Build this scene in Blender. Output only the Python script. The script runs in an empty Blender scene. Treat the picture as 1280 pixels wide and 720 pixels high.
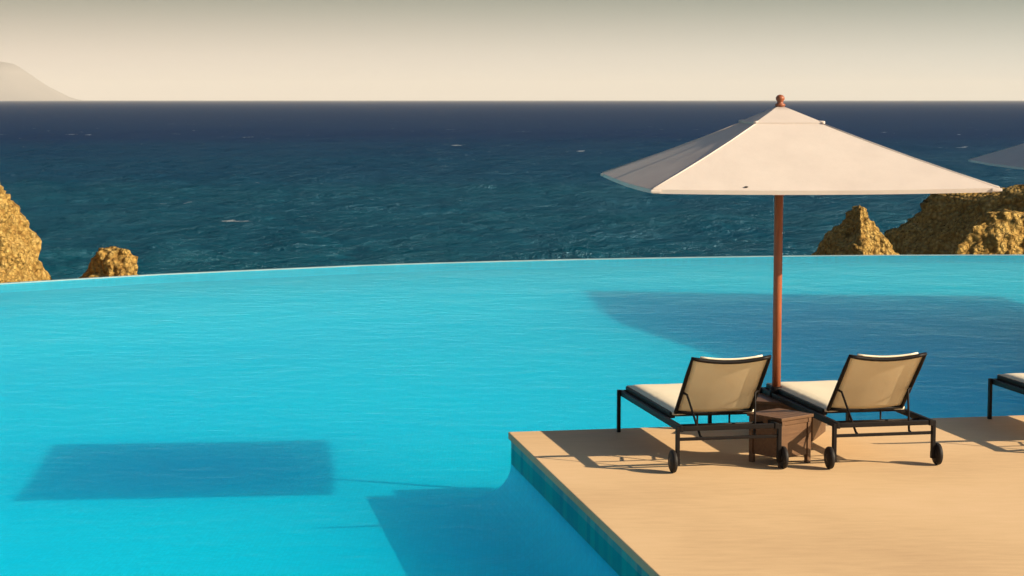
import bpy, bmesh, math, random
import numpy as np
from mathutils import Vector, Matrix, noise
R = math.radians
random.seed(7)
scene = bpy.context.scene
col = scene.collection

# ---------------------------------------------------------------- camera
cam = bpy.data.cameras.new('camera')
cam_o = bpy.data.objects.new('camera', cam)
col.objects.link(cam_o)
cam.sensor_width = 36; cam.lens = 67.5
cam.clip_start = 0.1; cam.clip_end = 300000
cam_o.location = (0, 0, 2.6)
cam_o.rotation_euler = (R(90) - math.atan(235/2400), 0, 0)
scene.camera = cam_o

# ---------------------------------------------------------------- sky + sun
SUN_EL, SUN_AZ = 26.0, 19.0            # shadows fall to the left and a little away
world = bpy.data.worlds.new('World'); scene.world = world
world.use_nodes = True
nt = world.node_tree; nt.nodes.clear()
sky = nt.nodes.new('ShaderNodeTexSky'); sky.sky_type = 'NISHITA'
sky.sun_disc = False
sky.sun_elevation = R(SUN_EL)
sky.sun_rotation = math.atan2(math.cos(R(SUN_AZ)), -math.sin(R(SUN_AZ)))
sky.air_density = 1.0; sky.dust_density = 3.0; sky.ozone_density = 1.0; sky.altitude = 0
tint = nt.nodes.new('ShaderNodeMix'); tint.data_type = 'RGBA'; tint.blend_type = 'MULTIPLY'
tint.inputs[0].default_value = 1.0
# warm hazy band low over the sea, bluer air overhead
tcw = nt.nodes.new('ShaderNodeTexCoord'); sep = nt.nodes.new('ShaderNodeSeparateXYZ')
rmp = nt.nodes.new('ShaderNodeValToRGB'); cr = rmp.color_ramp
cr.elements.new(.5); cr.elements.new(.6); cr.elements.new(.7)
for e, (p_, c_) in zip(cr.elements, [(0.0, (.6, .6, .6)), (.055, (.55, .62, .62)), (.11, (.45, .55, .60)), (.22, (.34, .43, .48)), (.6, (.22, .32, .43))]):
    e.position = p_; e.color = (*c_, 1)
nt.links.new(tcw.outputs['Generated'], sep.inputs[0]); nt.links.new(sep.outputs[2], rmp.inputs[0])
side = nt.nodes.new('ShaderNodeMapRange'); side.inputs[1].default_value = -.3; side.inputs[2].default_value = .3
nt.links.new(sep.outputs[0], side.inputs[0])
sr = nt.nodes.new('ShaderNodeValToRGB')
sr.color_ramp.elements[0].color = (1.10, .99, .91, 1); sr.color_ramp.elements[1].color = (.86, .95, .95, 1)
nt.links.new(side.outputs[0], sr.inputs[0])
m2_ = nt.nodes.new('ShaderNodeMix'); m2_.data_type = 'RGBA'; m2_.blend_type = 'MULTIPLY'; m2_.inputs[0].default_value = 1
nt.links.new(rmp.outputs[0], m2_.inputs[6]); nt.links.new(sr.outputs[0], m2_.inputs[7])
nt.links.new(m2_.outputs[2], tint.inputs[7])
bg = nt.nodes.new('ShaderNodeBackground'); bg.inputs[1].default_value = 0.12
wo = nt.nodes.new('ShaderNodeOutputWorld')
nt.links.new(sky.outputs[0], tint.inputs[6])
# low haze band of the sky: bright warm cream at the horizon, grey green above
band = nt.nodes.new('ShaderNodeValToRGB'); cb = band.color_ramp
while len(cb.elements) < 6: cb.elements.new(.5)
for e, (p_, c_) in zip(cb.elements, [(0.0, (.44, .40, .35)), (.022, (.37, .34, .295)), (.052, (.14, .157, .132)), (.11, (.13, .155, .155)), (.2, (.10, .13, .14)), (.3, (.08, .11, .13))]):
    e.position = p_; e.color = (*c_, 1)
nt.links.new(sep.outputs[2], band.inputs[0])
sc_ = nt.nodes.new('ShaderNodeVectorMath'); sc_.operation = 'SCALE'; sc_.inputs['Scale'].default_value = 1/.12
m3_ = nt.nodes.new('ShaderNodeMix'); m3_.data_type = 'RGBA'; m3_.blend_type = 'MULTIPLY'; m3_.inputs[0].default_value = 1
nt.links.new(band.outputs[0], m3_.inputs[6]); nt.links.new(sr.outputs[0], m3_.inputs[7]); nt.links.new(m3_.outputs[2], sc_.inputs[0])
fz = nt.nodes.new('ShaderNodeMapRange'); fz.inputs[1].default_value = .08; fz.inputs[2].default_value = .28; fz.inputs[3].default_value = 1; fz.inputs[4].default_value = 0
nt.links.new(sep.outputs[2], fz.inputs[0])
mb_ = nt.nodes.new('ShaderNodeMix'); mb_.data_type = 'RGBA'
nt.links.new(fz.outputs[0], mb_.inputs[0]); nt.links.new(tint.outputs[2], mb_.inputs[6]); nt.links.new(sc_.outputs[0], mb_.inputs[7])
nt.links.new(mb_.outputs[2], bg.inputs[0]); nt.links.new(bg.outputs[0], wo.inputs[0])

sun = bpy.data.lights.new('sun', 'SUN'); sun.energy = 5.0; sun.angle = R(0.5)
sun.color = (1.0, 0.82, 0.58)
sun_o = bpy.data.objects.new('sun', sun); col.objects.link(sun_o)
to_sun = Vector((math.cos(R(SUN_EL))*math.cos(R(SUN_AZ)), -math.cos(R(SUN_EL))*math.sin(R(SUN_AZ)), math.sin(R(SUN_EL))))
sun_o.rotation_euler = to_sun.to_track_quat('Z', 'Y').to_euler()
sun_o.location = (20, -8, 15)

vs = scene.view_settings
vs.view_transform = 'Standard'; vs.look = 'None'; vs.gamma = 1.0; vs.use_curve_mapping = False
vs.exposure = 0.9
scene.render.engine = 'CYCLES'
scene.cycles.max_bounces = 8; scene.cycles.transparent_max_bounces = 12
scene.cycles.volume_bounces = 2

# ---------------------------------------------------------------- helpers
def tag(o, label=None, cat=None, group=None, kind=None):
    if label: o['label'] = label
    if cat: o['category'] = cat
    if group: o['group'] = group
    if kind: o['kind'] = kind
    return o

def empty(name, loc, rz=0.0):
    o = bpy.data.objects.new(name, None); col.objects.link(o)
    o.empty_display_size = 0.2
    o.location = loc; o.rotation_euler = (0, 0, rz)
    return o

class MB:
    """collects shapes into one bmesh"""
    def __init__(s): s.bm = bmesh.new()
    def box(s, c, d, rot=None, bevel=0.0):
        b = bmesh.new(); bmesh.ops.create_cube(b, size=1.0)
        for v in b.verts: v.co = Vector((v.co.x*d[0], v.co.y*d[1], v.co.z*d[2]))
        if bevel: bmesh.ops.bevel(b, geom=b.edges[:], offset=bevel, segments=2, affect='EDGES', profile=0.7)
        M = Matrix.Translation(Vector(c)) @ (rot.to_4x4() if rot else Matrix.Identity(4))
        b.transform(M); s.merge(b)
    def merge(s, b):
        me = bpy.data.meshes.new('tmp'); b.to_mesh(me); b.free()
        s.bm.from_mesh(me); bpy.data.meshes.remove(me)
    def tube(s, pts, r, seg=10, r2=None, square=False):
        pts = [Vector(p) for p in pts]; n = len(pts)
        if square: seg = 4
        up = Vector((0, 0, 1)); rings = []
        for i, p in enumerate(pts):
            if i == 0: t = pts[1]-p
            elif i == n-1: t = p-pts[i-1]
            else: t = (pts[i+1]-p).normalized() + (p-pts[i-1]).normalized()
            t.normalize()
            a = up.cross(t)
            if a.length < 0.05: a = Vector((1, 0, 0)).cross(t) if abs(t.x) < .9 else Vector((0, 1, 0)).cross(t)
            a.normalize(); b = t.cross(a)
            rr = r if r2 is None else r + (r2-r)*i/(n-1)
            # keep thickness through bends
            k = 1.0
            if 0 < i < n-1:
                ca = (pts[i+1]-p).normalized().dot(t); k = 1/max(ca, .5)
            off = math.pi/4 if square else 0
            ring = []
            for j in range(seg):
                an = 2*math.pi*j/seg + off
                q = a*math.cos(an)*rr + b*math.sin(an)*rr
                ring.append(s.bm.verts.new(p+q))
            rings.append(ring)
        for i in range(n-1):
            for j in range(seg):
                f = s.bm.faces.new((rings[i][j], rings[i][(j+1) % seg], rings[i+1][(j+1) % seg], rings[i+1][j]))
                f.smooth = not square
        s.bm.faces.new(rings[0][::-1]); s.bm.faces.new(rings[-1])
    def lathe(s, prof, seg=24, M=None):
        """prof: (r, z) list, about z"""
        b = bmesh.new(); rings = []
        for r, z in prof:
            rings.append([b.verts.new((r*math.cos(2*math.pi*j/seg), r*math.sin(2*math.pi*j/seg), z)) for j in range(seg)])
        for i in range(len(rings)-1):
            for j in range(seg):
                f = b.faces.new((rings[i][j], rings[i][(j+1) % seg], rings[i+1][(j+1) % seg], rings[i+1][j])); f.smooth = True
        b.faces.new(rings[0][::-1]); b.faces.new(rings[-1])
        if M: b.transform(M)
        s.merge(b)
    def prism(s, poly, z0, z1):
        lo = [s.bm.verts.new((x, y, z0)) for x, y in poly]
        hi = [s.bm.verts.new((x, y, z1)) for x, y in poly]
        n = len(poly)
        for i in range(n):
            s.bm.faces.new((lo[i], lo[(i+1) % n], hi[(i+1) % n], hi[i]))
        s.bm.faces.new(hi); s.bm.faces.new(lo[::-1])
    def build(s, name, m, parent=None, recalc=True):
        if recalc: bmesh.ops.recalc_face_normals(s.bm, faces=s.bm.faces[:])
        me = bpy.data.meshes.new(name); s.bm.to_mesh(me); s.bm.free()
        me.materials.append(m)
        o = bpy.data.objects.new(name, me); col.objects.link(o)
        if parent: o.parent = parent
        return o

def mesh_obj(name, verts, faces, m, smooth=False):
    me = bpy.data.meshes.new(name); me.from_pydata(verts, [], faces); me.update()
    if smooth: me.polygons.foreach_set('use_smooth', [True]*len(me.polygons))
    me.materials.append(m)
    o = bpy.data.objects.new(name, me); col.objects.link(o)
    return o

def copy_tree(o, parent=None):
    c = o.copy(); col.objects.link(c); c.parent = parent
    for ch in list(o.children): copy_tree(ch, c)
    return c

# ---------------------------------------------------------------- materials
class Mat:
    def __init__(s, name):
        s.m = bpy.data.materials.new(name); s.m.use_nodes = True
        s.nt = s.m.node_tree; s.nt.nodes.clear()
        s.out = s.nt.nodes.new('ShaderNodeOutputMaterial')
    def n(s, t, **kw):
        nd = s.nt.nodes.new(t)
        for k, v in kw.items():
            if k.startswith('_'): setattr(nd, k[1:], v)
        return nd
    def l(s, a, b): s.nt.links.new(a, b)
    def coords(s, scale=(1, 1, 1), kind='Object', rot=(0, 0, 0)):
        tc = s.n('ShaderNodeTexCoord'); mp = s.n('ShaderNodeMapping')
        mp.inputs['Scale'].default_value = scale; mp.inputs['Rotation'].default_value = rot
        s.l(tc.outputs[kind], mp.inputs[0]); return mp.outputs[0]
    def noise(s, vec, scale, detail=4, rough=.5, dist=0):
        nd = s.n('ShaderNodeTexNoise'); nd.inputs['Scale'].default_value = scale
        nd.inputs['Detail'].default_value = detail; nd.inputs['Roughness'].default_value = rough
        nd.inputs['Distortion'].default_value = dist
        s.l(vec, nd.inputs['Vector']); return nd.outputs[0]
    def ramp(s, fac, stops):
        r = s.n('ShaderNodeValToRGB'); cr = r.color_ramp
        while len(cr.elements) < len(stops): cr.elements.new(.5)
        for e, (p, c) in zip(cr.elements, stops): e.position = p; e.color = (*c, 1)
        s.l(fac, r.inputs[0]); return r.outputs[0]
    def bsdf(s, color, rough=.6, spec=.5, metal=0, ior=1.45):
        b = s.n('ShaderNodeBsdfPrincipled')
        if hasattr(color, 'links') or hasattr(color, 'is_linked'): s.l(color, b.inputs['Base Color'])
        else: b.inputs['Base Color'].default_value = (*color, 1)
        if isinstance(rough, (int, float)): b.inputs['Roughness'].default_value = rough
        else: s.l(rough, b.inputs['Roughness'])
        b.inputs['Specular IOR Level'].default_value = spec
        b.inputs['Metallic'].default_value = metal; b.inputs['IOR'].default_value = ior
        s.l(b.outputs[0], s.out.inputs[0]); return b
    def bump(s, h, strength, dist, b=None, prev=None):
        bp = s.n('ShaderNodeBump'); bp.inputs['Strength'].default_value = strength
        bp.inputs['Distance'].default_value = dist
        s.l(h, bp.inputs['Height'])
        if prev is not None: s.l(prev, bp.inputs['Normal'])
        if b is not None: s.l(bp.outputs[0], b.inputs['Normal'])
        return bp.outputs[0]

def simple(name, c0, c1, scale, rough=.5, spec=.5, metal=0, stretch=(1, 1, 1), bumpd=0.0, bscale=None):
    k = Mat(name); v = k.coords(stretch)
    f = k.noise(v, scale, 5, .6)
    c = k.ramp(f, [(.3, c0), (.7, c1)])
    b = k.bsdf(c, rough, spec, metal)
    if bumpd: k.bump(k.noise(v, bscale or scale*3, 4, .6), .6, bumpd, b)
    return k.m

M = {}
M['frame'] = simple('dark_bronze_frame', (.007, .005, .005), (.011, .008, .007), 12, .5, .18)
M['rubber'] = simple('wheel_rubber', (.010, .008, .008), (.018, .014, .012), 20, .6, .3)
M['hubplastic'] = simple('wheel_hub', (.02, .016, .014), (.03, .024, .02), 20, .45, .4)
M['polewood'] = simple('reddish_pole_wood', (.20, .055, .022), (.33, .10, .042), 4, .42, .4, stretch=(9, 9, .8), bumpd=.0006, bscale=16)
M['tablewood'] = simple('brown_table_wood', (.085, .042, .020), (.14, .072, .034), 5, .5, .35, stretch=(1.2, 9, 9), bumpd=.001, bscale=14)
M['basewood'] = simple('umbrella_base_wood', (.07, .038, .02), (.12, .066, .034), 4, .55, .3, stretch=(9, 9, 1.4), bumpd=.001, bscale=14)
M['roofm'] = simple('roof_tile', (.30, .15, .08), (.42, .22, .12), 6, .8, .2, bumpd=.01)
M['plaster'] = simple('plaster', (.58, .46, .32), (.66, .53, .38), 2, .85, .2, bumpd=.004, bscale=30)
M['doorwood'] = simple('door_wood', (.12, .06, .03), (.18, .09, .045), 4, .5, .4, stretch=(8, 8, 1))
M['glass'] = simple('dark_window_glass', (.02, .03, .035), (.03, .04, .045), 1, .06, .6)
M['lip'] = simple('pool_edge_lip', (.22, .32, .33), (.30, .40, .40), 3, .35, .5)
M['land'] = simple('headland_rock', (.16, .11, .06), (.28, .20, .11), .4, .9, .2, bumpd=.2, bscale=1.2)

def fabric(name, ca, cb, trans=0.0, weave=900, wr=.0004):
    k = Mat(name); v = k.coords()
    c = k.ramp(k.noise(v, 3.0, 4, .6), [(.3, ca), (.7, cb)])
    b = k.bsdf(c, .85, .15)
    w1 = k.n('ShaderNodeTexWave'); w1.inputs['Scale'].default_value = weave/6; k.l(v, w1.inputs[0]); w1.bands_direction = 'X'
    w2 = k.n('ShaderNodeTexWave'); w2.inputs['Scale'].default_value = weave/6; k.l(v, w2.inputs[0]); w2.bands_direction = 'Y'
    ad = k.n('ShaderNodeMath', _operation='ADD'); k.l(w1.outputs[1], ad.inputs[0]); k.l(w2.outputs[1], ad.inputs[1])
    p = k.bump(ad.outputs[0], .25, wr)
    k.bump(k.noise(v, 5.0, 3, .5), .35, .012, b, p)
    if trans:
        t = k.n('ShaderNodeBsdfTranslucent'); k.l(c, t.inputs[0])
        mx = k.n('ShaderNodeMixShader'); mx.inputs[0].default_value = trans
        k.l(b.outputs[0], mx.inputs[1]); k.l(t.outputs[0], mx.inputs[2]); k.l(mx.outputs[0], k.out.inputs[0])
    return k.m
M['canopy'] = fabric('canopy_canvas', (.70, .615, .56), (.75, .665, .605), .36)
M['sling'] = fabric('sling_mesh', (.86, .72, .50), (.92, .79, .56), .52)
M['cushion'] = fabric('cushion_fabric', (.66, .58, .44), (.72, .64, .50))

# deck stone
k = Mat('deck_stone'); v = k.coords()
big = k.noise(v, .35, 3, .5); fine = k.noise(k.coords((3, 14, 1), rot=(0, 0, R(-10))), 1.2, 6, .65)
mixn = k.n('ShaderNodeMath', _operation='MULTIPLY_ADD'); k.l(fine, mixn.inputs[0]); mixn.inputs[1].default_value = .45; k.l(big, mixn.inputs[2])
c = k.ramp(mixn.outputs[0], [(.5, (.50, .33, .18)), (.72, (.60, .41, .225)), (.95, (.66, .455, .265))])
speck = k.noise(v, 160, 2, .6)
sp = k.ramp(speck, [(.25, (.80, .78, .75)), (.5, (1, 1, 1))])
mm = k.n('ShaderNodeMix', _data_type='RGBA', _blend_type='MULTIPLY'); mm.inputs[0].default_value = .6
k.l(c, mm.inputs[6]); k.l(sp, mm.inputs[7])
b = k.bsdf(mm.outputs[2], .7, .25)
p = k.bump(fine, .3, .006); k.bump(speck, .3, .001, b, p)
M['deck'] = k.m
M['coping'] = simple('coping_stone', (.40, .26, .13), (.52, .35, .18), 3, .7, .3, bumpd=.001, bscale=90)

# pool mosaic
def mosaic(name, ca, cb, cc, grout, size=.03, sss=0):
    k = Mat(name); v = k.coords()
    br = k.n('ShaderNodeTexBrick'); br.offset = 0.0; br.squash = 1.0
    br.inputs['Scale'].default_value = 1.0
    br.inputs['Brick Width'].default_value = size; br.inputs['Row Height'].default_value = size
    br.inputs['Mortar Size'].default_value = size*.05; br.inputs['Mortar Smooth'].default_value = .3
    br.inputs['Color1'].default_value = (*ca, 1); br.inputs['Color2'].default_value = (*cb, 1); br.inputs['Mortar'].default_value = (*grout, 1)
    k.l(v, br.inputs[0])
    mm = k.n('ShaderNodeMix', _data_type='RGBA'); k.l(k.ramp(k.noise(v, .5, 4, .6), [(.35, (0, 0, 0)), (.65, (1, 1, 1))]), mm.inputs[0])
    k.l(br.outputs[0], mm.inputs[6]); mm.inputs[7].default_value = (*cc, 1)
    m2 = k.n('ShaderNodeMix', _data_type='RGBA'); m2.inputs[0].default_value = .35
    k.l(br.outputs[0], m2.inputs[6]); k.l(mm.outputs[2], m2.inputs[7])
    b = k.bsdf(m2.outputs[2], .5, .3)
    if sss:      # light scattered sideways through the water over the tiles
        b.subsurface_method = 'BURLEY'; b.inputs['Subsurface Weight'].default_value = sss
        b.inputs['Subsurface Radius'].default_value = (.3, 9.0, 13.0); b.inputs['Subsurface Scale'].default_value = 1.0
    return k.m
M['floor'] = mosaic('pool_floor_mosaic', (.004, .50, .72), (.006, .57, .80), (.005, .49, .76), (.008, .48, .66), sss=.68)
M['poolwall'] = mosaic('pool_wall_tile', (.012, .24, .26), (.05, .44, .36), (.02, .22, .30), (.14, .36, .30), .12)  # teal tiles; their strong contrast also paints in patchy reflections off the water

# pool water
k = Mat('pool_water')
va = k.coords((1, 1.6, 1)); vb = k.coords((1, 1, 1), rot=(0, 0, R(35)))
na = k.noise(va, 3.2, 5, .6, .4); nb = k.noise(vb, .7, 3, .5, .3)
p = k.bump(nb, .5, .05); p = k.bump(na, .55, .018, None, p)
lw = k.n('ShaderNodeLayerWeight'); lw.inputs[0].default_value = .5
pw_ = k.bump(na, .4, .010, None, k.bump(nb, .4, .03)); k.l(pw_, lw.inputs[1])
po = k.n('ShaderNodeMath', _operation='POWER'); k.l(lw.outputs[1], po.inputs[0]); po.inputs[1].default_value = 10.5
fr = k.n('ShaderNodeMath', _operation='MULTIPLY'); k.l(po.outputs[0], fr.inputs[0]); fr.inputs[1].default_value = .98
tr = k.n('ShaderNodeBsdfTransparent'); tr.inputs[0].default_value = (.18, .97, 1.0, 1)
gl = k.n('ShaderNodeBsdfGlossy'); gl.inputs['Roughness'].default_value = .04; k.l(p, gl.inputs['Normal'])
gl.inputs[0].default_value = (.46, .86, 1, 1)
mx = k.n('ShaderNodeMixShader'); k.l(fr.outputs[0], mx.inputs[0]); k.l(tr.outputs[0], mx.inputs[1]); k.l(gl.outputs[0], mx.inputs[2])
k.l(mx.outputs[0], k.out.inputs[0])
M['water'] = k.m

# sea
k = Mat('sea_water')
v = k.coords()
v1 = k.coords((.28, 1, 1), rot=(0, 0, R(4))); v2 = k.coords((.5, 1, 1), rot=(0, 0, R(-8)))
n1 = k.noise(v1, .16, 7, .66, .3); n2 = k.noise(v2, .7, 6, .66, .3); n0 = k.noise(k.coords((.3, 1, 1)), .012, 4, .6)
p = k.bump(n1, 1.0, 3.4); p = k.bump(n2, 1.0, .8, None, p)
# shallow teal water off the coast, deep navy water offshore
vl = k.n('ShaderNodeVectorMath', _operation='LENGTH'); k.l(v, vl.inputs[0])
dm = k.n('ShaderNodeMapRange'); dm.inputs[1].default_value = 200; dm.inputs[2].default_value = 1500; k.l(vl.outputs['Value'], dm.inputs[0])
dn = k.n('ShaderNodeMath', _operation='MULTIPLY_ADD'); k.l(n0, dn.inputs[0]); dn.inputs[1].default_value = .35; k.l(dm.outputs[0], dn.inputs[2])
ca = k.ramp(dn.outputs[0], [(.1, (.002, .066, .092)), (.45, (.002, .040, .078)), (.95, (.003, .018, .060))])
cap = k.ramp(k.noise(k.coords((.35, 1, 1)), .09, 5, .75), [(.675, (0, 0, 0)), (.70, (.7, .7, .7))])
cm = k.n('ShaderNodeMix', _data_type='RGBA'); k.l(cap, cm.inputs[0]); k.l(ca, cm.inputs[6]); cm.inputs[7].default_value = (.4, .42, .42, 1)
df = k.n('ShaderNodeBsdfDiffuse'); k.l(cm.outputs[2], df.inputs[0]); k.l(p, df.inputs['Normal'])
gs = k.n('ShaderNodeBsdfGlossy'); gs.inputs[0].default_value = (.42, .75, 1, 1); gs.inputs['Roughness'].default_value = .22; k.l(p, gs.inputs['Normal'])
ms = k.n('ShaderNodeMixShader'); ms.inputs[0].default_value = .09
k.l(df.outputs[0], ms.inputs[1]); k.l(gs.outputs[0], ms.inputs[2]); k.l(ms.outputs[0], k.out.inputs[0])
M['sea'] = k.m

# conglomerate rock
k = Mat('ochre_rock'); v = k.coords()
vo = k.n('ShaderNodeTexVoronoi'); vo.inputs['Scale'].default_value = 4.2; k.l(v, vo.inputs[0])
c = k.ramp(k.noise(v, 1.4, 7, .7), [(.3, (.36, .20, .052)), (.52, (.56, .37, .11)), (.72, (.70, .49, .19))])
mm = k.n('ShaderNodeMix', _data_type='RGBA', _blend_type='MULTIPLY'); mm.inputs[0].default_value = .75
k.l(c, mm.inputs[6]); k.l(k.ramp(vo.outputs[0], [(.15, (1, 1, 1)), (.8, (.5, .40, .30))]), mm.inputs[7])
b = k.bsdf(mm.outputs[2], .92, .15)
inv = k.n('ShaderNodeMath', _operation='SUBTRACT'); inv.inputs[0].default_value = 1; k.l(vo.outputs[0], inv.inputs[1])
p = k.bump(inv.outputs[0], 1.0, .45); k.bump(k.noise(v, 9, 5, .65), .8, .12, b, p)
M['rock'] = k.m
M['mountain'] = simple('far_mountain', (.15, .13, .115), (.21, .18, .16), .0006, .95, .1)

# ---------------------------------------------------------------- plan of the place
WZ = -0.12                     # pool water level; the deck is at 0
FZ = -0.60                     # pool floor (shallow water)
U = Vector((math.cos(R(10.7)), math.sin(R(10.7)), 0))      # along the deck's back edge
V = Vector((-math.sin(R(10.35)), math.cos(R(10.35)), 0))   # along the deck's side edge
CORNER = Vector((-0.03, 14.93, 0))
edge_near = CORNER - V*20
back_right = CORNER + U*5.45
inf = [(-13.5, 20.5), (-12.0, 23.6), (-10.2, 26.2), (-8.6, 27.5), (-7.57, 28.26), (-6.56, 29.03), (-5.49, 29.78), (-4.33, 30.42), (-2.5, 31.4), (-1.2, 31.9), (0, 32.28), (1.1, 32.6),
       (2.19, 32.85), (3.3, 33.07), (4.3, 33.25), (5.4, 33.4), (6.43, 33.48), (7.7, 33.54), (8.97, 33.56), (10.2, 33.48), (11.3, 33.3)]
# pool outline, counter-clockwise seen from above
outline = [(edge_near.x, edge_near.y), (CORNER.x, CORNER.y), (back_right.x, back_right.y), (7.45, 24.6), (7.45, 27.8), (11.0, 28.8), (11.3, 33.3)] + inf[::-1] + [(-14.5, 14), (-14.5, edge_near.y)]

def flat_poly(name, pts, z, m):
    b = MB(); vv = [b.bm.verts.new((x, y, z)) for x, y in pts]
    f = b.bm.faces.new(vv)
    bmesh.ops.triangulate(b.bm, faces=[f])
    for f in b.bm.faces:
        f.normal_update()
        if f.normal.z < 0: f.normal_flip()
    return b.build(name, m, recalc=False)

def pool_floor():
    # flat shallow floor that rises gently to the vanishing edge
    n = len(inf); P2 = [Vector(p) for p in inf]; K = 14; W = 5.5
    vs_, fs = [], []
    for k_ in range(K+1):
        t = k_/K; z = FZ+(WZ-.12-FZ)*(1-t*t*(3-2*t))
        for i in range(n):
            tg = (P2[min(i+1, n-1)]-P2[max(i-1, 0)]).normalized(); q = P2[i]-Vector((-tg.y, tg.x))*(W*t)
            vs_.append((q.x, q.y, z))
    for k_ in range(K):
        for i in range(n-1):
            a = k_*n+i; fs.append((a+n, a+n+1, a+1, a))
    base = len(vs_)
    vs_ += [(-15.5, edge_near.y, FZ), (14, edge_near.y, FZ), (14, 27, FZ)]
    inner_row = list(range(K*n, K*n+n))
    fs.append([base, base+1, base+2]+inner_row[::-1]+[])
    # cove that rounds the foot of the deck walls into the floor
    cv = [edge_near, CORNER, back_right, Vector((7.47, 24.6, 0))]; c0 = len(vs_)
    for a_ in range(0, 91, 6):
        w_ = .42*(1-math.cos(R(a_))); z_ = -.25-(-.25-FZ-.002)*math.sin(R(a_))
        for q in (cv[0]+U*(.018-w_), cv[1]+U*(.018-w_)+V*(w_-.018), cv[2]+V*(w_-.018), cv[3]+Vector((-w_, 0, 0))): vs_.append((q.x, q.y, z_))
    for i in range(15):
        for j in range(3):
            a_ = c0+i*4+j; fs.append((a_, a_+1, a_+5, a_+4))
    o = mesh_obj('pool_floor', vs_, fs, M['floor'], True)
    b = bmesh.new(); b.from_mesh(o.data); bmesh.ops.triangulate(b, faces=[f for f in b.faces if len(f.verts) > 4])
    for f in b.faces:
        f.normal_update()
        if f.normal.z < 0: f.normal_flip()
    b.to_mesh(o.data); b.free()
    return o
floor = pool_floor(); tag(floor, kind='structure')
def grow(pts, d):
    n = len(pts); out = []
    ar = sum(pts[i][0]*pts[(i+1) % n][1]-pts[(i+1) % n][0]*pts[i][1] for i in range(n)); sg = 1 if ar > 0 else -1
    for i in range(n):
        p0, p1, p2 = Vector(pts[i-1]), Vector(pts[i]), Vector(pts[(i+1) % n])
        a_, b_ = (p1-p0).normalized(), (p2-p1).normalized()
        n1_, n2_ = Vector((a_.y, -a_.x))*sg, Vector((b_.y, -b_.x))*sg
        m_ = (n1_+n2_); m_ = m_/max(.3, m_.length_squared/2)
        out.append((p1.x+m_.x*d, p1.y+m_.y*d))
    return out
water = flat_poly('pool_water', grow(outline, .05), WZ, M['water']); tag(water, kind='structure')

# deck slab in plan, with a separate stone coping along the two water edges
def P(o): return (o.x, o.y)
cw = .32
inner = CORNER + U*cw - V*cw
deck_poly = [P(CORNER), P(edge_near), (20, edge_near.y), (20, 36), (11.3, 36), (11.3, 33.3), (11.0, 28.8), (7.45, 27.8), (7.45, 24.6), P(back_right)]
b = MB(); b.prism(deck_poly, -.055, 0.0); deck = b.build('pool_deck', M['deck'])
bv = deck.modifiers.new('bevel', 'BEVEL'); bv.width = .006; bv.segments = 2; bv.limit_method = 'ANGLE'
tag(deck, kind='structure')

# pool wall: side, back and infinity walls
def wall_strip(b, pts, z0, z1, th, side=1):
    P2 = [Vector((x, y)) for x, y in pts]; n = len(P2); off = []
    for i in range(n):
        t = (P2[min(i+1, n-1)]-P2[max(i-1, 0)]).normalized(); nrm = Vector((-t.y, t.x))*side
        off.append(P2[i]+nrm*th)
    for i in range(n-1):
        q = [P2[i], P2[i+1], off[i+1], off[i]]
        lo = [b.bm.verts.new((p.x, p.y, z0)) for p in q]; hi = [b.bm.verts.new((p.x, p.y, z1)) for p in q]
        b.bm.faces.new(hi); b.bm.faces.new(lo[::-1])
        for a in range(4): b.bm.faces.new((lo[a], lo[(a+1) % 4], hi[(a+1) % 4], hi[a]))
b = MB()
wall_pts = [P(edge_near + U*.02), P(CORNER + U*.02 - V*.02), P(back_right - V*.02), (7.47, 24.6), (7.47, 27.78), (11.02, 28.78), (11.32, 33.3)]
wall_strip(b, wall_pts, -1.0, -.25, .3, -1)
pw = b.build('pool_wall', M['floor'])
tag(pw, 'teal tiled pool wall just below the edge of the tan stone deck', 'wall')
b = MB(); wall_strip(b, wall_pts, -.25, -.058, .3, -1); b.build('tile_band', M['poolwall'], pw)
b = MB(); wall_strip(b, inf, -3.0, WZ+.002, .22, 1)
iw = b.build('infinity_wall', M['floor'])
tag(iw, 'curved infinity wall where the pool water meets the open sea', 'wall')
b = MB()
# thin pale lip on the wall top
P2 = [Vector((x, y)) for x, y in inf]
wall_strip(b, inf, WZ+.004, WZ+.018, .09, 1)
b.build('rim', M['lip'], iw)

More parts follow.
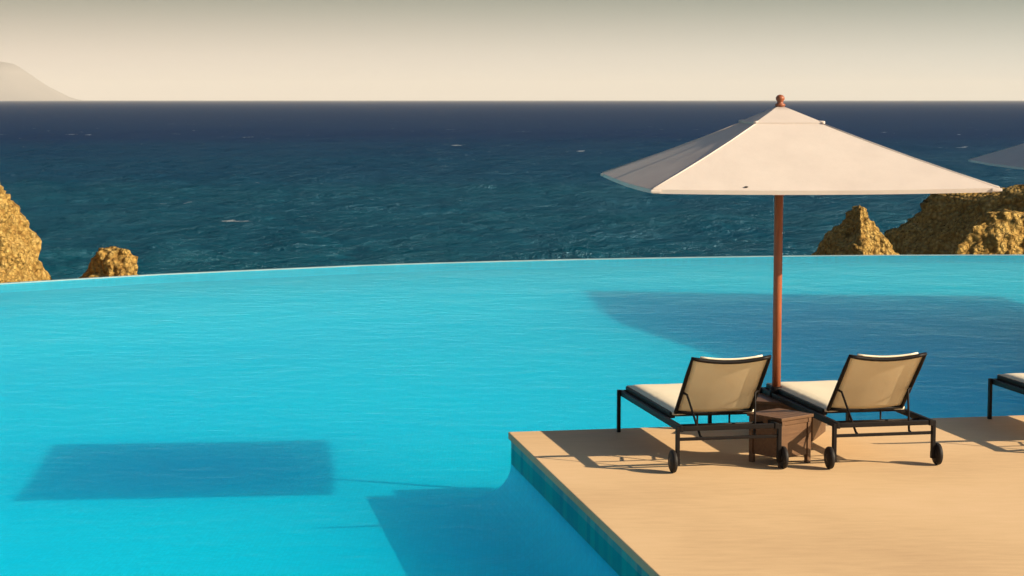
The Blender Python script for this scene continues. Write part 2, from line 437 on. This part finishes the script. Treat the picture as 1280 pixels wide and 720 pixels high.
# ---------------------------------------------------------------- sea
SEA = -20.0
def build_sea():
    rows = [25.0]
    while rows[-1] < 95000:
        d = rows[-1]
        f = 1.10 if d < 170 else (1.0035 if d < 1600 else (1.02 if d < 8000 else 1.15))
        rows.append(d*f)
    ang = np.concatenate([np.radians(np.linspace(-75, -18, 40)[:-1]), np.radians(np.linspace(-18, 18, 420)), np.radians(np.linspace(18, 75, 40)[1:])])
    r = np.array(rows)[:, None]; a = ang[None, :]
    X = r*np.sin(a); Y = r*np.cos(a); Z = np.zeros_like(X)
    rng = np.random.RandomState(3)
    fade = np.clip((r-60)/100, 0, 1)*np.clip((2600-r)/1200, 0, 1)
    for i in range(46):
        L = 3.0*(11.0/3.0)**rng.rand()*(1.7 if i % 8 == 0 else 1); th = R(90-4)+rng.randn()*R(15)
        kx, ky = math.cos(th)*2*math.pi/L, math.sin(th)*2*math.pi/L
        A = .0125*L*(.6+.8*rng.rand()); ph = rng.rand()*6.28
        s = np.sin(kx*X+ky*Y+ph)
        ok = np.clip((L/(r*.0035))/2.2-.5, 0, 1)
        Z += A*(s+.25*s*s)*fade*ok
    Z += SEA
    nr, nc = X.shape
    me = bpy.data.meshes.new('sea')
    co = np.stack([X, Y, Z], -1).reshape(-1, 3).astype(np.float32)
    i = np.arange(nr-1)[:, None]*nc+np.arange(nc-1)[None, :]
    q = np.stack([i, i+1, i+nc+1, i+nc], -1).reshape(-1)
    nf = (nr-1)*(nc-1)
    me.vertices.add(len(co)); me.vertices.foreach_set('co', co.reshape(-1))
    me.loops.add(nf*4); me.loops.foreach_set('vertex_index', q.astype(np.int32))
    me.polygons.add(nf); me.polygons.foreach_set('loop_start', np.arange(0, nf*4, 4, dtype=np.int32))
    me.polygons.foreach_set('use_smooth', np.ones(nf, dtype=bool))
    me.update(calc_edges=True); me.validate()
    me.materials.append(M['sea'])
    o = bpy.data.objects.new('sea', me); col.objects.link(o); tag(o, kind='structure')
    return o
sea = build_sea()

# headland under the pool, sloping to the water, all below the line of sight over the pool edge
def build_headland():
    prof = [(1.0, -3.0), (2.2, -4.2), (5, -9), (8, -15), (12, -21.5)]
    ring0 = [(-15, 13)] + inf + [(21, 36)]
    vs_, fs = [], []
    n = len(ring0)
    for k_, (o_, z_) in enumerate([(0.25, -1.6)]+prof):
        for i, (x, y) in enumerate(ring0):
            p0 = Vector(ring0[max(i-1, 0)]); p1 = Vector(ring0[min(i+1, n-1)]); t = (p1-p0).normalized(); nn = Vector((-t.y, t.x))
            q = Vector((x, y))+nn*o_
            j = noise.noise(Vector((q.x*.4, q.y*.4, z_*.4)))*min(o_, 3)*.35
            vs_.append((q.x+nn.x*j, q.y+nn.y*j, z_+j*.3))
    for k_ in range(len(prof)):
        for i in range(n-1):
            a = k_*n+i; fs.append((a, a+1, a+n+1, a+n))
    o = mesh_obj('headland', vs_, fs, M['land'], True); tag(o, kind='structure')
build_headland()

# ---------------------------------------------------------------- rocks
def rock(name, cx, cy, zb, prof, sx, sy, seed, label, lump=.16, group='ochre rocks rising from the sea beyond the pool', lean=(0, 0), rot=0, seg=170, rows=150, disp=.35, nf=0, ph=270):
    """prof: list of (height above zb, radius)"""
    vs_, fs = [], []
    H_ = prof[-1][0]
    hs = [p[0] for p in prof]; rs = [p[1] for p in prof]
    so = Vector((seed*13.7, seed*7.1, seed*3.3))
    for i in range(rows+1):
        h = H_*(1-(1-i/rows)**1.5)
        rb = rr = float(np.interp(h, hs, rs))
        for j in range(seg):
            an = 2*math.pi*j/seg
            if nf:
                w_ = 2*math.pi/nf; q_ = (an-R(ph)) % w_ - w_/2
                fr_ = math.cos(w_/2)/math.cos(q_) ; rr = rb*(.1+.9*fr_)
            p = Vector((math.cos(an)*rr*sx, math.sin(an)*rr*sy, h))
            q = p*.45+so
            d = noise.fractal(q, 1.0, 2.1, 3)*disp*min(1, rr/1.0+.2)*2.0
            vv = noise.voronoi(p*(.5/lump)+so)[0]
            d += (0.5-vv[0])*lump*1.5
            vv2 = noise.voronoi(p*(1.3/lump)+so)[0]
            d += (0.5-vv2[0])*lump*.6
            n_ = Vector((math.cos(an), math.sin(an), .45)).normalized()
            p = p + n_*d
            p.x += lean[0]*h; p.y += lean[1]*h
            vs_.append((p.x, p.y, p.z))
    for i in range(rows):
        for j in range(seg):
            a = i*seg+j; b_ = i*seg+(j+1) % seg
            fs.append((a, b_, b_+seg, a+seg))
    top = len(vs_); pts = vs_[-seg:]
    vs_.append((sum(p[0] for p in pts)/seg, sum(p[1] for p in pts)/seg, sum(p[2] for p in pts)/seg+.05))
    for j in range(seg): fs.append((rows*seg+j, rows*seg+(j+1) % seg, top))
    o = mesh_obj(name, vs_, fs, M['rock'], True)
    o.location = (cx, cy, zb); o.rotation_euler = (0, 0, rot)
    tag(o, label, 'rock', group)
    return o
ROCKS = [
 # x, y, profile(height over sea floor -21, radius)
 (-23.8, 78, [(0, 8.5), (10, 6.4), (14.4, 5.0), (16.1, 4.5), (17.9, 4.0), (18.9, 3.6), (20.4, 2.9), (21.5, 1.9), (22.2, .9), (22.4, .3)], 1.0, 1.1, 1, 'tall ochre rock at the left edge, beyond the pool rim', .22, 0, 0),
 (-16.6, 80, [(0, 6), (10, 3.4), (13.6, 2.3), (15.6, 1.6), (16.4, 1.15), (17.0, .8), (17.4, .5), (17.5, .2)], 1.0, 1.0, 2, 'small ochre rock right of the tall one, its flat top just above the pool', .2, 0, 0),
 (15.4, 85, [(0, 9), (10, 5.2), (13.8, 3.5), (15.6, 2.7), (17.2, 1.8), (18.4, 1.0), (18.9, .5), (19.0, .2)], 1.0, 1.0, 3, 'pointed pyramid shaped rock under the large umbrella, lit on its right side', .2, 3, 262),
 (31.0, 98, [(0, 20), (10, 16), (14.0, 14.0), (16.5, 12.0), (17.8, 10.4), (18.7, 9.0), (19.5, 4)], 1.0, 1.0, 4, 'broad dark shaded rock behind the sunlit boulder at the right', .22, 3, 276),
 (19.7, 74, [(0, 11), (9, 7.0), (14, 5.2), (16, 4.3), (17.6, 3.6), (18.6, 2.7), (19.2, 1.3)], 1.25, 1.0, 5, 'rounded sunlit boulder at the right edge in front of the dark rock', .2, 3, 215),
]
for x, y, prof, sx, sy, sd, lab, lump, nf, ph in ROCKS:
    rock('sea_rock', x, y, -21.0, prof, sx, sy, sd, lab, lump, nf=nf, ph=ph)

# ---------------------------------------------------------------- far mountain
def build_mountain():
    D = 70000.0; S_ = 1.75
    prof = [(-14000, 100), (-12500, 520), (-11600, 720), (-11000, 790), (-10450, 800), (-10250, 770), (-10050, 690), (-9830, 545), (-9600, 370), (-9400, 225), (-9230, 100), (-9080, 10), (-9000, -25)]
    xs = np.linspace(-14000, -8990, 110); nd = 24
    vs_, fs = [], []
    for i, x in enumerate(xs):
        h = float(np.interp(x, [p[0] for p in prof], [p[1] for p in prof]))
        for j in range(nd+1):
            t = j/nd*2-1
            z = -25+(h+25)*(1-abs(t)**1.4)
            z += noise.fractal(Vector((x*.0014, t*3, 1.5)), 1, 2, 4)*70*(1-abs(t))*min(1, max(0, h)/300)
            vs_.append((x*S_-350, D+t*2500*S_, z*S_))
    for i in range(len(xs)-1):
        for j in range(nd):
            a = i*(nd+1)+j; fs.append((a, a+1, a+nd+2, a+nd+1))
    o = mesh_obj('far_mountain', vs_, fs, M['mountain'], True); tag(o, kind='structure')
build_mountain()

# ---------------------------------------------------------------- haze
HAZE = 1.5e-5
k = Mat('haze_air')
pv = k.n('ShaderNodeVolumePrincipled'); pv.inputs['Color'].default_value = (1.0, .93, .84, 1)
pv.inputs['Density'].default_value = HAZE; pv.inputs['Anisotropy'].default_value = 0.0
k.l(pv.outputs[0], k.out.inputs['Volume'])
b = MB(); b.box((0, 30000, 489), (160000, 150000, 1022+0)); hz = b.build('haze', k.m)
tag(hz, kind='stuff')

# ---------------------------------------------------------------- sun lounger
def make_lounger():
    rt = empty('sun_lounger', (0, 0, 0))
    hw = .36; zr = .325; L = 1.72; r = .016
    rear_y = .03
    # frame: closed rectangle of flat tube, with inner rails just under the mattress
    b = MB()
    def bar(p, q, w=.028, h=.044):
        p, q = Vector(p), Vector(q); d = q-p; c = (p+q)/2
        rot = d.to_track_quat('Y', 'Z').to_matrix()
        b.box(c, (w, d.length, h), rot, .006)
    bar((-hw+.012, rear_y-.02, zr-.015), (-hw+.012, L+.016, zr-.015))
    bar((hw-.012, rear_y-.02, zr-.015), (hw-.012, L+.016, zr-.015))
    bar((-hw+.028, L, zr-.015), (hw-.028, L, zr-.015)); bar((-hw+.028, rear_y, zr-.015), (hw-.028, rear_y, zr-.015), .03, .035)
    b.build('frame', M['frame'], rt)
    b = MB()
    def bar2(p, q, w=.03, h=.03):
        p, q = Vector(p), Vector(q); d = q-p
        b.box((p+q)/2, (w, d.length, h), d.to_track_quat('Y', 'Z').to_matrix(), .005)
    bar2((-hw+.060, .42, zr+.016), (-hw+.060, L-.02, zr+.016), .04, .046); bar2((hw-.060, .42, zr+.016), (hw-.060, L-.02, zr+.016), .04, .046)
    bar2((-hw+.08, .42, zr+.022), (hw-.08, .42, zr+.022)); bar2((-hw+.08, 1.1, zr+.016), (hw-.08, 1.1, zr+.016))
    b.build('seat_frame', M['frame'], rt)
    # legs: two straight front legs, two rear legs ending in the wheels
    for s in (-1, 1):
        b = MB(); b.box((s*(hw+.012), L-.01, (zr+.01)/2), (.026, .036, zr+.01), None, .004)
        b.build('leg', M['frame'], rt)
        b = MB(); b.box((s*(hw+.012), rear_y, .07+(zr-.07)/2), (.026, .036, zr-.07), None, .004)
        b.box((s*(hw+.012), rear_y, .075), (.03, .034, .05), None, .004)
        b.build('leg', M['frame'], rt)
        Mx = Matrix.Translation((s*(hw+.045)-.018, rear_y, .080)) @ Matrix.Rotation(R(90), 4, 'Y')
        b = MB(); b.lathe([(.030, 0), (.066, .0), (.077, .005), (.080, .012), (.080, .024), (.077, .031), (.066, .036), (.030, .036)], 28, Mx)
        w = b.build('wheel', M['rubber'], rt)
        b = MB(); b.lathe([(.010, -.006), (.024, -.003), (.028, .0), (.028, .036), (.024, .039), (.010, .042)], 20, Mx)
        b.build('hub', M['hubplastic'], w)
    # low cross bars at the wheel end
    b = MB(); b.box((0, rear_y, .235), (2*hw-.002, .022, .022), None, .004)
    b.build('crossbar', M['frame'], rt)
    b = MB(); b.tube([(-hw+.02, .22, .30), (hw-.02, .22, .30)], .009)
    b.build('crossbar', M['frame'], rt)
    # mattress: thin padded sling with a sewn crease
    b = MB(); nx, ny = 10, 40; x0 = .305; y0, y1 = .40, L+.005
    g = []
    for j in range(ny+1):
        y = y0+(y1-y0)*j/ny; row = []
        for i in range(nx+1):
            x = -x0+2*x0*i/nx
            u = abs(x)/x0
            z = zr+.042+.028*(1-u**6)*(1-abs(2*j/ny-1)**14)
            z -= .010*(1-u*u)
            z -= .010*math.exp(-((y-1.05)/.012)**2)
            row.append(b.bm.verts.new((x, y, z)))
        g.append(row)
    for j in range(ny):
        for i in range(nx):
            f = b.bm.faces.new((g[j][i], g[j][i+1], g[j+1][i+1], g[j+1][i])); f.smooth = True
    mt = b.build('mattress', M['cushion'], rt, False)
    so = mt.modifiers.new('solid', 'SOLIDIFY'); so.thickness = .022; so.offset = -1
    # reclined backrest: tube frame, sling
    A = Vector((0, .405, zr+.035)); T = Vector((0, -.01, zr+.482))
    dirv = (T-A); ln = dirv.length; dirv.normalize(); nrm = Vector((0, dirv.z, -dirv.y)).normalized()   # faces the foot end
    bw = .282
    def bp(x, t, n=0.0): return A+dirv*(t*ln)+Vector((x, 0, 0))+nrm*n
    br = empty('backrest', (0, 0, 0)); br.parent = rt
    b = MB(); Rr = .0145
    top = []
    for i in range(11):
        u = i/5-1
        top.append(bp(u*bw, 1-.045*(1-u*u), -.018*(1-u*u)))
    b.tube([bp(-bw, 0)]+[bp(-bw, .25), bp(-bw, .5), bp(-bw, .75)]+top+[bp(bw, .75), bp(bw, .5), bp(bw, .25), bp(bw, 0)], Rr, 10)
    b.tube([bp(-bw, .02), bp(-bw*.5, .005, -.006), bp(0, 0, -.008), bp(bw*.5, .005, -.006), bp(bw, .02)], .015, 10)
    b.build('back_frame', M['frame'], br)
    b = MB(); g = []
    for j in range(17):
        t = .03+.955*j/16; row = []
        for i in range(13):
            u = i/6-1
            tt = t-.045*(1-u*u)*(t)
            row.append(b.bm.verts.new(bp(u*(bw-.012), tt+.012*t, .004-.016*(1-u*u))))
        g.append(row)
    for j in range(16):
        for i in range(12):
            f = b.bm.faces.new((g[j][i], g[j][i+1], g[j+1][i+1], g[j+1][i])); f.smooth = True
    sl = b.build('sling', M['sling'], br, False)
    so = sl.modifiers.new('solid', 'SOLIDIFY'); so.thickness = .004; so.offset = 0
    # top hem of the light fabric lapping over the top bar
    b = MB()
    b.tube([p+nrm*.012+dirv*.018 for p in top[1:-1]], .007, 8)
    b.build('hem', M['cushion'], br)
    # props
    for s in (-1, 1):
        b = MB(); b.tube([bp(s*(bw-.0), .40, -.006), bp(s*(bw-.03), .40, -.03), (s*.20, .06, .25), (s*.20, .035, .245)], .0085, 8)
        b.build('strut', M['frame'], rt)
        b = MB(); b.tube([(s*.12, .40, zr+.02), (s*.12, .40, zr-.05), (s*.12, .22, .295)], .008, 8)
        b.build('bracket', M['frame'], rt)
    return rt
lg = 'sun loungers on the deck'
lounger = make_lounger()
lounger.location = (1.53, 13.31, .001); lounger.rotation_euler = (0, 0, R(11.0))
tag(lounger, 'black framed sun lounger with cream sling back, left of the umbrella pole', 'sun lounger', lg)
l2 = copy_tree(lounger); l2.location = (2.65, 13.45, .001); l2.rotation_euler = (0, 0, R(11.0))
l2['label'] = 'black framed sun lounger with cream sling back, right of the umbrella pole'
l3 = copy_tree(lounger); l3.location = (4.60, 13.93, .001); l3.rotation_euler = (0, 0, R(11.0))
l3['label'] = 'sun lounger cut by the right edge, only its foot end in view'

# ---------------------------------------------------------------- umbrella
def canopy_pt(u, v, hx, zf, zb, za, sag):
    """u, v in -1..1 on the square; pyramid with a slight hollow between ribs"""
    m = max(abs(u), abs(v)); rim = (zf+zb)/2+(zb-zf)/2*(v/m if m else 0)
    z = za+(rim-za)*m
    if m > 0:
        k_ = min(abs(u), abs(v))/m       # 0 mid panel .. 1 on the corner rib
        z -= sag*m*(1-k_**2)*(1 if m < 1 else 1)
        z -= .018*math.sin(math.pi*m)
    return Vector((u*hx+.055*m, v*hx, z))
def make_umbrella(hx, zf, zb, za, full):
    rt = empty('patio_umbrella', (0, 0, 0))
    def piece(inner, outer, hx_, dz, name, parent, sag, N=12, K=10):
        b = MB()
        rings = []
        for i in range(K+1):
            m = inner+(outer-inner)*i/K; ring = []
            for side in range(4):
                for j in range(N):
                    t = -1+2*j/N
                    u, v = [(t, -1), (1, t), (-t, 1), (-1, -t)][side]
                    p = canopy_pt(u*m, v*m, hx, zf, zb, za, sag); p.z += dz
                    ring.append(b.bm.verts.new(p))
            rings.append(ring)
        n = 4*N
        for i in range(K):
            for j in range(n):
                f = b.bm.faces.new((rings[i][j], rings[i][(j+1) % n], rings[i+1][(j+1) % n], rings[i+1][j]))
                f.smooth = True
        # hanging hem
        last = rings[-1]; low = [b.bm.verts.new(v_.co+Vector((0, 0, -.028))+Vector((-v_.co.x, -v_.co.y, 0))*.004) for v_ in last]
        for j in range(n):
            b.bm.faces.new((last[j], last[(j+1) % n], low[(j+1) % n], low[j]))
        for side in range(4):      # sharp folds over the corner ribs
            for i in range(K):
                e = b.bm.edges.get((rings[i][side*N], rings[i+1][side*N]))
                if e: e.smooth = False
        for j in range(n):
            e = b.bm.edges.get((last[j], last[(j+1) % n]))
            if e: e.smooth = False
        o = b.build(name, M['canopy'], parent, False)
        s_ = o.modifiers.new('solid', 'SOLIDIFY'); s_.thickness = .004; s_.offset = -1
        return o
    cn = piece(.08, 1.0, hx, 0, 'canopy', rt, .014)
    piece(.02, .205, hx, .013, 'vent_cap', cn, .0, 6, 4)
    # seam piping over the corner ribs
    for k_, (su, sv) in enumerate([(-1, -1), (1, -1), (1, 1), (-1, 1)]):
        b = MB(); b.tube([canopy_pt(su*m, sv*m, hx, zf, zb, za, 0)+Vector((0, 0, .004)) for m in (.2, .4, .6, .8, 1.0)], .006, 6)
        b.build('piping', M['canopy'], cn)
        b = MB(); c = canopy_pt(su, sv, hx, zf, zb, za, 0)
        b.box(c+Vector((-su*.02, -sv*.02, -.012)), (.075, .075, .022), None, .008)
        b.build('corner_pocket', M['canopy'], cn)
        b = MB(); c = canopy_pt(su*.205, sv*.205, hx, zf, zb, za, 0)+Vector((0, 0, .012))
        b.tube([c+Vector((-su*.05, -sv*.05, .008)), c+Vector((-su*.02, -sv*.02, .006)), c+Vector((su*.012, sv*.012, .0))], .006, 8, r2=.012)
        b.build('corner_tuck', M['canopy'], cn)
    b = MB(); c = canopy_pt(-.46, -.97, hx, zf, zb, za, .014)
    b.lathe([(.006, .004), (.014, .008), (.014, .012), (.006, .014)], 14, Matrix.Translation(c)); b.build('grommet', M['frame'], cn)
    # pole, finial
    b = MB(); b.tube([(0, 0, .02), (0, 0, za-.03)], .034, 20); b.build('pole', M['polewood'], rt)
    b = MB(); b.lathe([(.030, za-.0), (.040, za+.012), (.040, za+.022), (.022, za+.032), (.024, za+.045), (.034, za+.06), (.034, za+.075), (.022, za+.09), (.006, za+.096)], 20)
    b.build('finial', M['polewood'], rt)
    # hub and runner
    b = MB(); b.lathe([(.045, za-.16), (.062, za-.15), (.062, za-.08), (.045, za-.07)], 20); b.build('hub', M['polewood'], rt)
    zru = za-.62
    b = MB(); b.lathe([(.040, zru-.06), (.058, zru-.05), (.058, zru+.02), (.040, zru+.03)], 20); b.build('runner', M['polewood'], rt)
    for k_, (su, sv) in enumerate([(-1, -1), (0, -1), (1, -1), (1, 0), (1, 1), (0, 1), (-1, 1), (-1, 0)]):
        b = MB()
        sg = .014 if 0 in (su, sv) else 0
        e = [canopy_pt(su*m, sv*m, hx, zf, zb, za, sg)+Vector((0, 0, -.028)) for m in (.05, .35, .65, .985)]
        b.tube(e, .011, 4, square=True); rb = b.build('rib', M['polewood'], rt)
        mid = canopy_pt(su*.5, sv*.5, hx, zf, zb, za, sg)+Vector((0, 0, -.045))
        b = MB(); d = Vector((su, sv, 0)).normalized()*.055
        b.tube([Vector((d.x, d.y, zru)), mid], .009, 4, square=True); b.build('strut', M['polewood'], rb)
    return rt
ug = 'square canvas umbrellas on wooden poles'
um = make_umbrella(1.25, 1.975, 1.995, 2.545, True)
um.location = (2.06, 14.82, 0); um.rotation_euler = (0, 0, R(5.4))
tag(um, 'large square off white canvas umbrella on a reddish wooden pole between two loungers', 'umbrella', ug)
# heavy wooden box at the foot of the pole
um2 = make_umbrella(1.26, 1.70, 1.735, 2.27, False)
um2.location = (7.98, 26.85, 0); um2.rotation_euler = (0, 0, R(5.4))
tag(um2, 'white canvas umbrella in the distance at the right edge, mostly out of frame', 'umbrella', ug)
for u_, rz in ((um, -26), (um2, -20)):
    b = MB(); w_ = .25
    rot = Matrix.Rotation(R(rz), 3, 'Z')
    b.box((.09, -.02, .135), (2*w_, 2*w_, .27), rot, .008)
    bs = b.build('base', M['basewood'], u_)
    b = MB(); b.box((.09, -.02, .282), (2*w_+.03, 2*w_+.03, .024), rot, .006); b.build('lid', M['tablewood'], bs)
    b = MB(); b.lathe([(.036, .295), (.05, .296), (.05, .37), (.036, .38)], 18); b.build('collar', M['frame'], bs)

# ---------------------------------------------------------------- small side table
def make_table():
    rt = empty('side_table', (0, 0, 0)); w = .17
    b = MB()
    n = 6
    for i in range(n):
        y = -w+(i+.5)*2*w/n
        b.box((0, y, .345), (2*w, 2*w/n-.004, .022), None, .003)
    b.build('tabletop', M['tablewood'], rt)
    b = MB()
    for s in (-1, 1):
        b.box((s*(w-.03), 0, .316), (.03, 2*w-.02, .034), None, .003); b.box((0, s*(w-.03), .316), (2*w-.094, .03, .034), None, .003)
    b.build('apron', M['tablewood'], rt)
    for sx in (-1, 1):
        for sy in (-1, 1):
            b = MB(); b.box((sx*(w-.03), sy*(w-.03), .149), (.034, .034, .298), None, .004); b.build('leg', M['tablewood'], rt)
    for a_ in range(4):
        b = MB(); rot = Matrix.Rotation(R(90*a_), 3, 'Z'); b.box(rot @ Vector((0, w-.03, .18)), (2*w-.096, .014, .236), rot, .002)
        b.build('side_panel', M['tablewood'], rt)
    return rt
tb = make_table(); tb.location = (1.93, 13.66, .001); tb.rotation_euler = (0, 0, R(40))
tag(tb, 'low boxy brown wooden side table with a slatted top between the two loungers', 'side table')

# ---------------------------------------------------------------- unseen building added right of the pool to cast shade over the water
def shade_pavilion():
    rt = empty('shade_pavilion', (13.5, 20.5, 0))
    def loc(p): return (p[0]-13.5, p[1]-20.5, p[2])
    b = MB()
    y0, y1, ym = 15.2, 26.4, 21.0
    pts = [(y0, 0), (y1, 0), (y1, 4.38), (ym, 3.5), (y0, 3.5)]
    lo = [b.bm.verts.new(loc((11.3, y, z))) for y, z in pts]; hi = [b.bm.verts.new(loc((17, y, z))) for y, z in pts]
    b.bm.faces.new(lo); b.bm.faces.new(hi[::-1])
    for i in range(5): b.bm.faces.new((lo[i], lo[(i+1) % 5], hi[(i+1) % 5], hi[i]))
    b.build('wall', M['plaster'], rt)
    b = MB()
    prof = [(y0-.3, 3.51), (ym+.05, 3.51), (y1+.35, 4.48), (y1+.35, 4.66), (ym, 3.69), (y0-.3, 3.69)]
    lo = [b.bm.verts.new(loc((10.9, y, z))) for y, z in prof]; hi = [b.bm.verts.new(loc((17.4, y, z))) for y, z in prof]
    b.bm.faces.new(lo); b.bm.faces.new(hi[::-1]); n = len(prof)
    for i in range(n): b.bm.faces.new((lo[i], lo[(i+1) % n], hi[(i+1) % n], hi[i]))
    b.build('roof', M['roofm'], rt)
    b = MB(); b.box(loc((11.28, 18, 1.05)), (.06, 1.0, 2.1), None, .01); d = b.build('door', M['doorwood'], rt)
    b = MB(); b.box(loc((11.23, 18.4, 1.05)), (.05, .03, .14), None, .006); b.build('handle', M['frame'], d)
    for y in (21, 23.8):
        b = MB(); b.box(loc((11.27, y, 1.5)), (.08, 1.5, 1.3), None, .01); w = b.build('window', M['doorwood'], rt)
        b = MB(); b.box(loc((11.22, y, 1.5)), (.03, 1.3, 1.1), None, .002); b.build('pane', M['glass'], w)
    tag(rt, 'unseen plastered building with a tiled roof, added right of the pool to shade it', 'building')
shade_pavilion()
